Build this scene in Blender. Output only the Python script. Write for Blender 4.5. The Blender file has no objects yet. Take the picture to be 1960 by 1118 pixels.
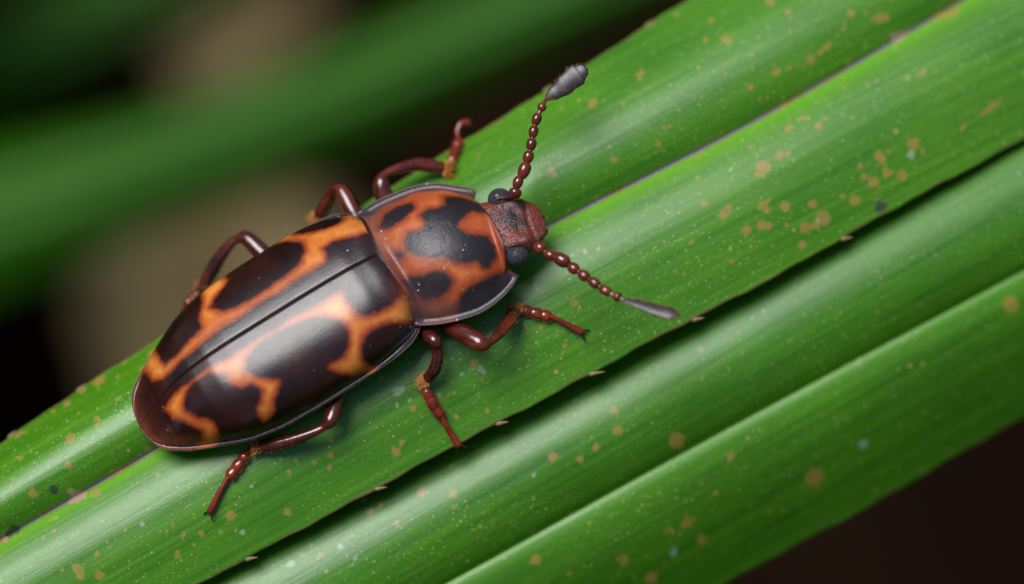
import bpy, math, random
import numpy as np
from mathutils import Matrix, Vector

# ------------------------------------------------------------------ camera, world, sun, exposure
MM = 0.001
TILT = math.radians(25)
FOCUS_H = 0.36                      # the leaf is 36 cm above the soil
IMG_W, IMG_H = 1960.0, 1118.0
FRAME_MM, DIST = 57.6, 160.0        # width of the field and working distance of the macro lens
FPX = DIST / (FRAME_MM / IMG_W)
scene = bpy.context.scene
COL = scene.collection
R_CAM = np.array(Matrix.Rotation(TILT, 3, 'X'))
FOCUS = np.array([0, 0, FOCUS_H])

def to_world(p):                    # photograph frame in mm (x right, y up, z to the lens) -> world metres
    return R_CAM @ (np.asarray(p, float) * MM) + FOCUS

cam = bpy.data.cameras.new('camera')
cam_ob = bpy.data.objects.new('camera', cam)
COL.objects.link(cam_ob)
cam.sensor_width = 36.0
cam.lens = 36.0 * DIST / FRAME_MM
cam.clip_start, cam.clip_end = 0.005, 500.0
cam_ob.location = to_world((0, 0, DIST))
cam_ob.rotation_euler = (TILT, 0, 0)
cam.dof.use_dof = True
cam.dof.focus_distance = (DIST - 0.6) * MM
cam.dof.aperture_fstop = 12.5
scene.camera = cam_ob

SUN_PHOTO = np.array([-0.34, 0.53, 0.78])          # towards the light, in the photograph's frame
sun_dir = R_CAM @ (SUN_PHOTO / np.linalg.norm(SUN_PHOTO))
sun_el = math.asin(sun_dir[2])
sun_rot = math.atan2(sun_dir[0], sun_dir[1])
world = bpy.data.worlds.new('World')
scene.world = world
world.use_nodes = True
wn = world.node_tree.nodes
sky = wn.new('ShaderNodeTexSky')
sky.sky_type = 'NISHITA'
sky.sun_disc = False
sky.sun_elevation = sun_el
sky.sun_rotation = sun_rot
sky.air_density, sky.dust_density, sky.ozone_density = 1.0, 0.6, 1.5
bg = wn['Background']
bg.inputs['Strength'].default_value = 0.05
world.node_tree.links.new(sky.outputs[0], bg.inputs['Color'])
sun = bpy.data.lights.new('sun', 'SUN')
sun.energy = 1.5
sun.angle = math.radians(36)
sun.color = (1.0, 0.99, 0.975)
sun_ob = bpy.data.objects.new('sun', sun)
COL.objects.link(sun_ob)
sun_ob.rotation_euler = Vector(sun_dir).to_track_quat('Z', 'Y').to_euler()
sun_ob.location = (0, 0, 3)
scene.view_settings.view_transform = 'Standard'
scene.view_settings.look = 'None'
scene.view_settings.gamma = 1.0
scene.view_settings.use_curve_mapping = False
scene.view_settings.exposure = 1.8
scene.render.engine = 'CYCLES'
scene.cycles.use_denoising = True
scene.cycles.max_bounces = 8
scene.cycles.transparent_max_bounces = 6

rng = np.random.default_rng(7)
random.seed(7)

# ------------------------------------------------------------------ pixel rays and local frames
CAM_P = np.array([0, 0, DIST])

def ray(px, py):
    return np.array([(px - 980) / FPX, -(py - 559) / FPX, -1.0])

class Frame:
    """A local frame (x along the thing, y to its left, z up), in mm, placed in the photograph's frame."""
    def __init__(self, px, py, depth, ax, roll=0.0, pitch=0.0):
        a = np.array(ax, float); a /= np.hypot(*a)
        r, p = math.radians(roll), math.radians(pitch)
        F = np.array([a[0] * math.cos(p), a[1] * math.cos(p), math.sin(p)])
        n = np.array([-a[1], a[0], 0.0])
        Z = np.array([0, 0, 1.0]); Z -= F * Z.dot(F); Z /= np.linalg.norm(Z)
        U = math.sin(r) * n + math.cos(r) * Z
        self.R = np.array([F, np.cross(U, F), U])
        self.O = CAM_P + ray(px, py) * (DIST - depth)
    def hit(self, px, py, z):                       # where the pixel's ray meets the local level z
        d = self.R @ ray(px, py); c = self.R @ (CAM_P - self.O)
        return c + d * ((z - c[2]) / d[2])
    def local(self, q):
        return self.R @ (np.asarray(q) - self.O)
    def out(self, q):                               # local -> photograph frame
        return np.asarray(q) @ self.R + self.O
    def pixel(self, q):
        w = self.out(q); t = DIST - w[..., 2]
        return np.stack([980 + FPX * w[..., 0] / t, 559 - FPX * w[..., 1] / t], -1)
    def matrix(self):
        m = Matrix.Identity(4)
        rot = R_CAM @ self.R.T
        for i in range(3):
            for j in range(3):
                m[i][j] = rot[i, j]
        m.translation = Vector(to_world(self.O))
        return m

def catmull(pts, n, dims=3):
    """n points, evenly spread by length, on a smooth curve through pts."""
    P = np.asarray(pts, float)
    E = np.vstack([2 * P[0] - P[1], P, 2 * P[-1] - P[-2]])
    out = []
    for i in range(len(P) - 1):
        a, b, c, d = E[i:i + 4]
        t = np.linspace(0, 1, 24, endpoint=False)[:, None]
        out.append(.5 * (2 * b + (c - a) * t + (2 * a - 5 * b + 4 * c - d) * t**2 + (3 * b - a - 3 * c + d) * t**3))
    out = np.vstack(out + [P[-1:]])
    s = np.concatenate([[0], np.cumsum(np.linalg.norm(np.diff(out[:, :dims], axis=0), axis=1))])
    q = np.linspace(0, s[-1], n)
    return np.stack([np.interp(q, s, out[:, k]) for k in range(out.shape[1])], -1)

def sstep(a, b, x):
    t = np.clip((x - a) / (b - a), 0, 1)
    return t * t * (3 - 2 * t)

# ------------------------------------------------------------------ mesh helpers
def mesh_obj(name, verts, faces, material, parent=None, attrs=None, smooth=True):
    me = bpy.data.meshes.new(name)
    me.from_pydata((np.asarray(verts, float) * MM).tolist(), [], faces if isinstance(faces, list) else faces.tolist())
    if smooth:
        me.polygons.foreach_set('use_smooth', np.ones(len(me.polygons), bool))
    for k, v in (attrs or {}).items():
        v = np.asarray(v, np.float32)
        if v.ndim == 1:
            me.attributes.new(k, 'FLOAT', 'POINT').data.foreach_set('value', v)
        else:
            me.attributes.new(k, 'FLOAT_VECTOR', 'POINT').data.foreach_set('vector', v.ravel())
    me.materials.append(material)
    me.update()
    o = bpy.data.objects.new(name, me)
    COL.objects.link(o)
    if parent is not None:
        o.parent = parent
    return o

def empty(name, frame=None, label=None, cat=None, group=None):
    o = bpy.data.objects.new(name, None)
    o.empty_display_size = 0.005
    COL.objects.link(o)
    if frame is not None:
        o.matrix_world = frame.matrix()
    tag(o, label, cat, group)
    return o

def tag(o, label=None, cat=None, group=None, kind=None):
    for k, v in (('label', label), ('category', cat), ('group', group), ('kind', kind)):
        if v:
            o[k] = v
    return o

def grid_faces(nu, nv, closed_v=False, flip=False):
    i, j = np.meshgrid(np.arange(nu - 1), np.arange(nv if closed_v else nv - 1), indexing='ij')
    j2 = (j + 1) % nv
    f = np.stack([i * nv + j, (i + 1) * nv + j, (i + 1) * nv + j2, i * nv + j2], -1).reshape(-1, 4)
    return f[:, ::-1] if flip else f

class Soup:
    def __init__(self):
        self.v, self.f, self.n = [], [], 0
    def add(self, v, f):
        v = np.asarray(v, float)
        self.v.append(v)
        self.f += [[k + self.n for k in q] for q in (f if isinstance(f, list) else f.tolist())]
        self.n += len(v)
    def build(self, name, material, parent=None, smooth=True):
        return mesh_obj(name, np.vstack(self.v), self.f, material, parent, None, smooth)

def tube(pts, radii, n=48, seg=18, flat=1.0, up=(0, 0, 1), caps=True, smooth=True):
    """A tapered tube through pts; flat < 1 squashes it along up."""
    P4 = np.hstack([np.asarray(pts, float), np.asarray(radii, float)[:, None]])
    Q = catmull(P4, n) if smooth else P4
    P, r = Q[:, :3], np.maximum(Q[:, 3], 0.004)
    n = len(P)
    T = np.gradient(P, axis=0); T /= np.linalg.norm(T, axis=1)[:, None]
    u = np.asarray(up, float)
    A = []
    for t in T:
        b = np.cross(t, u)
        if np.linalg.norm(b) < 1e-3:
            b = np.cross(t, (0.3, 1, 0.2))
        A.append(b / np.linalg.norm(b))
    A = np.array(A); B = np.cross(A, T)
    ang = np.linspace(0, 2 * np.pi, seg, endpoint=False)
    V = P[:, None] + (A[:, None] * np.cos(ang)[None, :, None] + B[:, None] * flat * np.sin(ang)[None, :, None]) * r[:, None, None]
    rings = [V[k] for k in range(n)]
    if caps:
        pre, post = [], []
        for a in (0.35, 0.7, 0.92):
            c, s = math.cos(a * math.pi / 2), math.sin(a * math.pi / 2)
            pre.insert(0, P[0] + (V[0] - P[0]) * c - T[0] * r[0] * s * 0.8)
            post.append(P[-1] + (V[-1] - P[-1]) * c + T[-1] * r[-1] * s * 0.8)
        rings = pre + rings + post
    V = np.vstack(rings)
    F = grid_faces(len(rings), seg, True, True).tolist()
    F.append(list(range(seg)))
    F.append([(len(rings) - 1) * seg + k for k in range(seg)][::-1])
    return V, F

def ellipsoid(c, r, R=None, nu=16, nv=24):
    th = np.linspace(0.02, np.pi - 0.02, nu); ph = np.linspace(0, 2 * np.pi, nv, endpoint=False)
    t, p = np.meshgrid(th, ph, indexing='ij')
    V = np.stack([np.cos(t), np.sin(t) * np.cos(p), np.sin(t) * np.sin(p)], -1).reshape(-1, 3) * np.asarray(r)
    if R is not None:
        V = V @ np.asarray(R)
    F = grid_faces(nu, nv, True).tolist()
    F.append(list(range(nv))[::-1]); F.append([(nu - 1) * nv + k for k in range(nv)])
    return V + np.asarray(c), F

def hairs(soup, roots, dirs, length, radius, jitter=0.35):
    for p, d in zip(roots, dirs):
        d = np.asarray(d) + rng.normal(0, jitter, 3); d /= np.linalg.norm(d)
        L = length * rng.uniform(.6, 1.25)
        a = np.cross(d, (0.31, 0.52, 0.79)); a /= np.linalg.norm(a); b = np.cross(d, a)
        bend = rng.normal(0, .15, 3) * L
        v = []
        for k, (h, rr) in enumerate(((0, 1.0), (.55, .7))):
            for w in (0, 2.094, 4.189):
                v.append(p + d * L * h + bend * h * h + (a * math.cos(w) + b * math.sin(w)) * radius * rr)
        v.append(p + d * L + bend)
        soup.add(v, [[0, 1, 4, 3], [1, 2, 5, 4], [2, 0, 3, 5], [3, 4, 6], [4, 5, 6], [5, 3, 6]])

# ------------------------------------------------------------------ material helper
class NT:
    def __init__(self, name):
        self.m = bpy.data.materials.new(name)
        self.m.use_nodes = True
        self.t = self.m.node_tree
        self.t.nodes.clear()
        self.out = self.t.nodes.new('ShaderNodeOutputMaterial')
        self.b = self.t.nodes.new('ShaderNodeBsdfPrincipled')
        self.t.links.new(self.b.outputs[0], self.out.inputs[0])
    def link(self, node, key, val):
        s = node.inputs[key]
        if isinstance(val, bpy.types.NodeSocket):
            self.t.links.new(val, s)
        elif isinstance(val, (tuple, list)) and s.type == 'RGBA' and len(val) == 3:
            s.default_value = (*val, 1)
        else:
            s.default_value = val
    def n(self, typ, ins=None, out=0, **props):
        nd = self.t.nodes.new('ShaderNode' + typ)
        for k, v in props.items():
            setattr(nd, k, v)
        for k, v in (ins or {}).items():
            self.link(nd, k, v)
        return nd.outputs[out]
    def attr(self, name, out='Fac'):
        return self.n('Attribute', attribute_name=name, out=out)
    def math(self, op, a, b=0.0, clamp=False):
        return self.n('Math', {0: a, 1: b}, operation=op, use_clamp=clamp)
    def mix(self, f, a, b, blend='MIX'):
        return self.n('Mix', {0: f, 6: a, 7: b}, out=2, data_type='RGBA', blend_type=blend)
    def ramp(self, f, lo, hi, a=0.0, b=1.0):
        return self.n('MapRange', {0: f, 1: lo, 2: hi, 3: a, 4: b}, interpolation_type='SMOOTHSTEP')
    def noise(self, vec, scale, detail=4.0, rough=0.55, out=0):
        return self.n('TexNoise', {'Vector': vec, 'Scale': scale, 'Detail': detail, 'Roughness': rough}, out=out)
    def voronoi(self, vec, scale, out='Distance', feature='F1', rnd=1.0):
        return self.n('TexVoronoi', {'Vector': vec, 'Scale': scale, 'Randomness': rnd}, out=out, feature=feature)
    def obj(self):
        return self.n('TexCoord', out='Object')
    def vmul(self, v, s):
        return self.n('VectorMath', {0: v, 1: s}, operation='MULTIPLY')
    def bump(self, h, strength=0.3, dist=0.0001, normal=None):
        ins = {'Height': h, 'Strength': strength, 'Distance': dist}
        if normal is not None:
            ins['Normal'] = normal
        return self.n('Bump', ins)
    def set(self, **kw):
        for k, v in kw.items():
            self.link(self.b, k.replace('_', ' '), v)
        return self.m

# ------------------------------------------------------------------ materials: leaf
def leaf_material(name, dark, light, speck=1.0, lavender=1.0, rough=0.38, spec=0.70):
    k = NT(name)
    st = k.attr('st', 'Vector')                    # x along the blade, y across it, in mm
    streak = k.noise(k.vmul(st, (0.05, 2.6, 1)), 1.0, 5, 0.6)
    fine = k.noise(k.vmul(st, (0.12, 5.5, 1)), 1.0, 3, 0.6)
    patch = k.noise(k.vmul(st, (0.10, 0.22, 1)), 1.0, 3, 0.5)
    f = k.math('ADD', k.math('MULTIPLY', streak, 0.75), k.math('MULTIPLY', patch, 0.45))
    f = k.math('ADD', f, k.math('MULTIPLY', fine, 0.25))
    col = k.mix(k.ramp(f, 0.42, 1.0), dark, light)
    rib = k.attr('rib')                            # distance to the midrib crease
    wob = k.noise(k.vmul(st, (0.6, 1.5, 1)), 1.0, 4, 0.6)
    ribd = k.math('ADD', k.math('ABSOLUTE', rib), k.math('MULTIPLY', k.math('SUBTRACT', wob, 0.5), 0.30))
    col = k.mix(k.math('MULTIPLY', k.ramp(rib, -1.6, -0.05), k.math('LESS_THAN', rib, 0.0)), col, tuple(c * (1 + .3 * lavender) + .006 * lavender for c in light))
    ribmask = k.math('MULTIPLY', k.ramp(ribd, 0.20, 0.03), lavender)
    brown = k.noise(k.vmul(st, (0.25, 0.5, 1)), 1.0, 3, 0.6)
    col = k.mix(ribmask, col, k.mix(k.ramp(brown, 0.45, 0.65), (0.20, 0.17, 0.19), (0.24, 0.15, 0.07)))
    # fine pale specks, thicker in some areas than others
    for scale, thr, dens, c in ((2.6, 0.17, 0.47, (0.42, 0.46, 0.16)), (5.0, 0.20, 0.50, (0.50, 0.56, 0.27)), (1.25, 0.16, 0.52, (0.40, 0.30, 0.09)), (9.0, 0.24, 0.50, (0.45, 0.50, 0.20))):
        d = k.voronoi(st, scale)
        rc = k.voronoi(st, scale, out='Color')
        r = k.n('SeparateColor', {0: rc})
        w = k.noise(k.vmul(st, (0.9, 0.9, 1)), scale * 2.0, 3, 0.6)
        dd = k.math('ADD', d, k.math('MULTIPLY', k.math('SUBTRACT', w, 0.5), 0.16))
        rad = k.math('MULTIPLY', k.math('SUBTRACT', r, 0.36), thr * 1.9)
        m = k.ramp(k.math('SUBTRACT', rad, dd), -0.02, 0.03)
        area = k.ramp(k.noise(k.vmul(st, (0.07, 0.16, 1)), 1.0 + scale * .1, 3, 0.6), dens - 0.14, dens + 0.08)
        m = k.math('MULTIPLY', k.math('MULTIPLY', m, area), 0.70 * speck)
        col = k.mix(m, col, c)
    wob2 = k.noise(k.vmul(st, (1, 1, 1)), 3.6, 5, 0.72)
    wd = k.math('SUBTRACT', wob2, 0.5)
    for an, c, amt in (('ochre', (0.34, 0.215, 0.045), 0.72), ('sooty', (0.035, 0.03, 0.035), 0.85), ('pale', (0.32, 0.42, 0.30), 0.6), ('pink', (0.42, 0.27, 0.19), 0.9)):
        a = k.math('ADD', k.attr(an), k.math('MULTIPLY', wd, 2.1))
        col = k.mix(k.math('MULTIPLY', k.ramp(a, 0.26, 0.58), amt), col, c)
    edge = k.attr('edge')                          # dry rim along the margin
    col = k.mix(k.ramp(k.math('ADD', edge, k.math('MULTIPLY', k.math('SUBTRACT', brown, 0.5), 1.2)), 0.62, 1.05), col, (0.17, 0.13, 0.035))
    h = k.math('ADD', k.math('MULTIPLY', fine, 1.0), k.math('MULTIPLY', streak, 0.8))
    h = k.math('ADD', h, k.math('MULTIPLY', k.noise(st, 5.0, 5, 0.8), 0.9))
    rg = k.math('ADD', rough - 0.11, k.math('ADD', k.math('MULTIPLY', streak, 0.12), k.math('MULTIPLY', k.noise(st, 3.0, 5, 0.75), 0.14)))
    m = k.set(Base_Color=col, Roughness=rg, Specular_IOR_Level=spec, Normal=k.bump(h, 0.26, 0.00005))
    # light that soaks through the blade
    tr = k.n('BsdfTranslucent', {'Color': k.mix(0.5, col, (0.16, 0.42, 0.01))})
    mx = k.t.nodes.new('ShaderNodeMixShader')
    mx.inputs[0].default_value = 0.30
    k.t.links.new(k.b.outputs[0], mx.inputs[1]); k.t.links.new(tr, mx.inputs[2])
    k.t.links.new(mx.outputs[0], k.out.inputs[0])
    return m

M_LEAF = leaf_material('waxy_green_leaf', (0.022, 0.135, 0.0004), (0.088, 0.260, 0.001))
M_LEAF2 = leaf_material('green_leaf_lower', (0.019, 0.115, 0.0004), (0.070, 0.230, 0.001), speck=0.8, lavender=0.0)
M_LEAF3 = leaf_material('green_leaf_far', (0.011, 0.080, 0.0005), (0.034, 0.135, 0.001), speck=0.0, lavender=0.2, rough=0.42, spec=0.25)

def simple(name, c1, c2, scale, rough, spec=0.5, bump=0.2, bdist=0.0001):
    k = NT(name)
    o = k.obj()
    f = k.noise(o, scale, 5, 0.6)
    return k.set(Base_Color=k.mix(k.ramp(f, 0.35, 0.68), c1, c2), Roughness=rough, Specular_IOR_Level=spec,
                 Normal=k.bump(f, bump, bdist))

M_SPINE = simple('spine_tan', (0.14, 0.08, 0.03), (0.11, 0.10, 0.02), 2500, 0.5)

# ------------------------------------------------------------------ leaves
def extend(pts, n0=4000, n1=4000):
    P = np.asarray(pts, float)
    d0 = P[0] - P[1]; d1 = P[-1] - P[-2]
    return np.vstack([P[0] + d0 / np.linalg.norm(d0) * n0, P, P[-1] + d1 / np.linalg.norm(d1) * n1])

class Leaf:
    """A long pleated blade: a crease along the middle, each half a low arch. Edge lines come from pixels, heights from the profile."""
    def __init__(self, fr, up_px, rib_px, low_px, A_up, A_low, E_up, E_low, bend=(0, 0), x0=-70, x1=90, dense=(-38, 42), step=0.13, nv=150, p_up=0.85, p_low=0.85, thick=0.35):
        self.fr, self.A, self.E, self.p = fr, (A_up, A_low), (E_up, E_low), (p_up, p_low)
        self.bend = bend
        def curve(px, zoff):
            P = extend(px)
            L = []
            for q in P:
                z = zoff
                for _ in range(4):
                    h = fr.hit(q[0], q[1], z); z = zoff + self.longi(h[0])
                L.append(h)
            L = np.array(L)
            xs = np.linspace(L[0, 0], L[-1, 0], 900)
            ys = np.interp(xs, L[:, 0], L[:, 1])
            kk = np.exp(-np.linspace(-2, 2, 41)**2); kk /= kk.sum()
            pad = np.concatenate([np.full(20, ys[0]), ys, np.full(20, ys[-1])])
            return xs, np.convolve(pad, kk, 'valid')
        self.cu, self.cr, self.cl = curve(up_px, E_up), curve(rib_px, 0.0), curve(low_px, E_low)
        xs = np.concatenate([np.linspace(x0, dense[0], 60, endpoint=False), np.arange(dense[0], dense[1], step), np.linspace(dense[1], x1, 60)])
        self.xs = xs
        self.nv, self.thick = nv, thick
    def longi(self, x):
        a, b = self.bend
        return -a * np.maximum(x, 0)**2 - b * np.minimum(x, 0)**2
    def lines(self, x):
        return np.interp(x, *self.cu), np.interp(x, *self.cr), np.interp(x, *self.cl)
    def height(self, x, y):
        u, r, l = self.lines(x)
        s = np.where(y >= r, (y - r) / np.maximum(u - r, 1e-3), (r - y) / np.maximum(r - l, 1e-3))
        up = y >= r
        A = np.where(up, *self.A); E = np.where(up, *self.E); p = np.where(up, *self.p)
        sc = np.clip(s, 0, 1)
        z = A * np.sin(np.pi * sc**p) * (1 - 0.25 * sc) + E * sc
        d = np.abs(y - r)
        z = z - 0.10 * np.exp(-(d / 0.10)**2)                              # the crease itself
        z = z + 0.005 * np.sin(y * 5.3 + 0.7 * np.sin(x * .05)) + 0.0015 * np.sin(y * 14.1 + 1.0 + .5 * np.sin(x * .07))
        return z + self.longi(x)
    def hit(self, px, py):
        z = 0.0
        for _ in range(12):
            q = self.fr.hit(px, py, z); z = float(self.height(q[0], q[1]))
        return np.array([q[0], q[1], z])
    def build(self, name, material, label, cat, group, marks=None):
        root = empty(name, self.fr, label, cat, group)
        xs, nv = self.xs, self.nv
        u, r, l = self.lines(xs)
        t = np.linspace(-1, 1, nv)
        t = np.sign(t) * np.abs(t)**1.15
        wig = 0.03 * np.sin(xs * 1.3) + 0.015 * np.sin(xs * 3.1 + 1) + .03 * np.sin(xs * 0.47)
        u = u + wig; l = l - wig[::-1]
        X = np.repeat(xs[:, None], nv, 1)
        Y = np.where(t[None] >= 0, r[:, None] + (u - r)[:, None] * t[None], r[:, None] + (r - l)[:, None] * t[None])
        Z = self.height(X, Y)
        # closed strip: upper skin, rounded rim, lower skin
        nb = 40
        tb = np.linspace(1, -1, nb)
        Yb = np.where(tb[None] >= 0, r[:, None] + (u - r)[:, None] * tb[None] * .997, r[:, None] + (r - l)[:, None] * tb[None] * .997)
        Zb = self.height(X[:, :1] + 0 * Yb, Yb) - self.thick * (0.55 + 0.45 * (1 - tb[None]**8))
        Xa = np.hstack([X, np.repeat(xs[:, None], nb, 1)])
        Ya = np.hstack([Y, Yb]); Za = np.hstack([Z, Zb])
        V = np.stack([Xa, Ya, Za], -1).reshape(-1, 3)
        n = nv + nb
        rib = Ya - r[:, None]
        eu = np.abs(u[:, None] - Ya); el = np.abs(Ya - l[:, None])
        edge = 1 - np.clip(np.minimum(eu, el) / 0.5, 0, 1)
        attrs = {'st': np.stack([Xa, Ya, 0 * Xa], -1).reshape(-1, 3), 'rib': rib.ravel(), 'edge': edge.ravel()}
        for kind in ('ochre', 'sooty', 'pale', 'pink'):
            acc = np.zeros(n * len(xs))
            for (px, py, rad) in (marks or {}).get(kind, []):
                c = self.hit(px, py); R = rad * FRAME_MM / IMG_W * 0.98
                dx, dy = V[:, 0] - c[0], V[:, 1] - c[1]
                near = (np.abs(dx) < 2 * R) & (np.abs(dy) < 2 * R)
                q = np.sqrt(dx[near]**2 + (dy[near] * 1.12)**2) / R
                acc[near] = np.maximum(acc[near], np.clip(1.0 - 0.55 * q**1.6, 0, 1))
            attrs[kind] = acc
        mesh_obj('blade', V, grid_faces(len(xs), n, True), material, root, attrs)
        self.root = root
        return root
    def spine(self, px, py, ax, L=0.9, w=0.28, side='low'):
        q = self.hit(px, py)
        u, r, l = self.lines(q[0])
        y = l if side == 'low' else u
        q = np.array([q[0], y, float(self.height(q[0], y)) - 0.05])
        d = np.array([ax[0], ax[1], ax[2]]); d = d / np.linalg.norm(d)
        V, F = tube([q - d * L * .35, q, q + d * L * .45, q + d * L], [w * .6, w * .8, w * .45, 0.02], n=10, seg=8, flat=0.6)
        mesh_obj('spine', V, F, M_SPINE, self.root)

def zz(ox, oy, k, pts):                              # marks noted on an enlarged view, back to photograph pixels
    return [(ox + k * x, oy + k * y, k * r) for x, y, r in pts]

OCHRE = zz(1000, 0, .5008, [(920, 640, 30), (905, 665, 18), (985, 595, 20), (1020, 490, 18), (1130, 480, 17), (1070, 450, 13), (770, 820, 20), (788, 795, 15), (920, 785, 18), (935, 805, 14), (905, 795, 12), (940, 770, 8), (1005, 790, 22), (1110, 780, 17), (1150, 835, 30), (1120, 860, 20), (1080, 870, 22), (855, 880, 20), (915, 860, 20), (940, 862, 16), (1070, 935, 17), (1270, 765, 22), (1340, 695, 24), (1305, 675, 15), (1395, 660, 20), (1450, 670, 22), (1365, 595, 20), (1375, 618, 14), (1495, 550, 25), (1530, 580, 12), (1290, 635, 13), (1220, 750, 12), (695, 780, 15), (270, 390, 20), (262, 405, 14), (385, 395, 10), (455, 280, 15), (450, 300, 10), (480, 335, 8), (775, 150, 20), (790, 155, 14), (700, 155, 12), (720, 80, 12), (1015, 45, 15), (945, 10, 18), (1370, 70, 22), (1390, 68, 16), (1345, 72, 12), (1255, 50, 16), (1160, 180, 16), (1140, 198, 12), (1172, 165, 10), (1100, 230, 17), (965, 280, 16), (980, 272, 10), (1020, 260, 10), (870, 335, 15), (1225, 110, 10), (350, 610, 15), (110, 655, 14), (125, 668, 10), (520, 550, 14), (600, 470, 7), (560, 482, 8), (540, 486, 7), (905, 380, 10), (935, 378, 7), (1720, 300, 13), (1525, 280, 14), (1510, 290, 9), (1540, 270, 9), (1315, 320, 8), (1230, 335, 10), (1800, 400, 15), (1715, 430, 10), (1600, 60, 26), (1640, 55, 22), (1520, 110, 16), (1905, 100, 18), (480, 92, 14), (500, 80, 8), (1230, 912, 12), (1245, 905, 8), (800, 1000, 12), (630, 1005, 8), (1155, 455, 10), (1000, 405, 16), (670, 680, 10), (460, 985, 7), (480, 980, 6), (1245, 240, 10), (1015, 588, 12), (65, 345, 10), (870, 560, 9), (795, 540, 8), (1400, 580, 9), (1680, 490, 9), (1765, 430, 8), (1500, 640, 8), (870, 925, 8), (1010, 860, 9), (650, 925, 9), (730, 570, 7), (675, 598, 9)])
OCHRE += zz(0, 560, .499, [(268, 560, 23), (262, 660, 16), (125, 770, 18), (380, 340, 26), (318, 375, 18), (258, 425, 18), (590, 230, 26), (372, 485, 14), (374, 505, 12), (368, 770, 20), (205, 915, 10), (885, 855, 21), (705, 925, 10), (703, 940, 8), (770, 925, 12), (382, 1085, 18), (295, 1058, 22), (310, 1085, 18), (680, 1005, 13), (1100, 840, 13), (1112, 852, 8), (375, 1000, 10), (640, 915, 8), (605, 700, 11), (20, 945, 22), (205, 455, 12), (80, 635, 12), (430, 690, 12), (665, 890, 8), (480, 912, 8), (455, 680, 9), (490, 700, 9), (1270, 622, 10), (1266, 672, 10), (1110, 688, 8), (70, 545, 18), (565, 600, 12), (165, 940, 7), (280, 930, 9), (238, 1065, 8), (520, 670, 7), (740, 610, 7), (450, 325, 10), (480, 265, 12), (540, 295, 10)])
OCHRE += zz(300, 700, .459, [(995, 360, 22), (1022, 320, 12), (725, 375, 12), (722, 425, 12), (550, 440, 10), (730, 310, 10), (545, 610, 16), (1070, 180, 12), (960, 300, 7), (1100, 210, 8)])
OCHRE += zz(740, 540, .304, [(550, 505, 26), (545, 540, 16), (1180, 130, 26), (600, 610, 14), (390, 705, 13), (890, 530, 12), (1120, 400, 18), (970, 290, 16), (160, 790, 20), (215, 840, 14), (630, 810, 16), (440, 845, 18), (60, 1070, 30), (90, 1000, 16), (205, 945, 12)])
SOOTY = zz(1000, 0, .5008, [(1372, 790, 22), (1360, 800, 14), (830, 230, 8)]) + zz(0, 560, .499, [(205, 758, 18), (60, 912, 20), (35, 930, 14)])
PALE = zz(1000, 0, .5008, [(1485, 590, 17), (1130, 845, 8), (232, 712, 6)]) + zz(740, 540, .304, [(590, 545, 22), (610, 565, 18), (70, 690, 30), (100, 670, 20), (65, 780, 16), (145, 745, 14), (475, 580, 14), (855, 630, 8), (40, 670, 10)]) + zz(0, 560, .499, [(965, 743, 8), (930, 920, 10), (545, 890, 10)])
PINK = zz(1000, 0, .5008, [(1430, 148, 24), (1445, 135, 16)]) + zz(0, 560, .499, [(295, 785, 26), (275, 800, 16), (318, 778, 18), (272, 762, 12), (20, 945, 12)])

F_LEAF = Frame(520, 735, -1.75, (0.868, 0.497), roll=14, pitch=-1.5)
leaf1 = Leaf(F_LEAF,
             [(-300, 1055), (0, 848), (150, 745), (330, 628), (600, 452), (920, 250), (1130, 122), (1310, 2), (1500, -118), (1800, -300)],
             [(-300, 1205), (0, 1035), (140, 955), (280, 872), (640, 660), (1040, 435), (1170, 373), (1400, 262), (1700, 88), (1830, 8), (2100, -150)],
             [(-200, 1415), (100, 1265), (390, 1118), (560, 1022), (735, 928), (960, 808), (1130, 715), (1330, 612), (1620, 458), (1800, 345), (1960, 268), (2300, 100)],
             A_up=2.0, A_low=1.45, E_up=-1.3, E_low=-0.9, bend=(0.0024, 0.0006))
leaf1.build('pandanus_leaf', M_LEAF, 'speckled green strap leaf with spiny edge that the beetle stands on', 'leaf', 'strap leaves of the plant',
            dict(ochre=OCHRE, sooty=SOOTY, pale=PALE, pink=PINK))
for (px, py) in ((474, 1068), (722, 935), (956, 812), (1133, 716), (1330, 612), (1616, 460), (250, 1190)):
    leaf1.spine(px, py, (1.0, -0.42, 0.05), L=0.55 if px != 1133 else .75, w=.2)
for (px, py) in ((1240, 50), (1045, 172), (800, 328), (20, 835), (150, 745), (1420, -70)):
    leaf1.spine(px, py, (1.0, 0.30, 0.05), L=0.45, w=.18, side='up')

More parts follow.
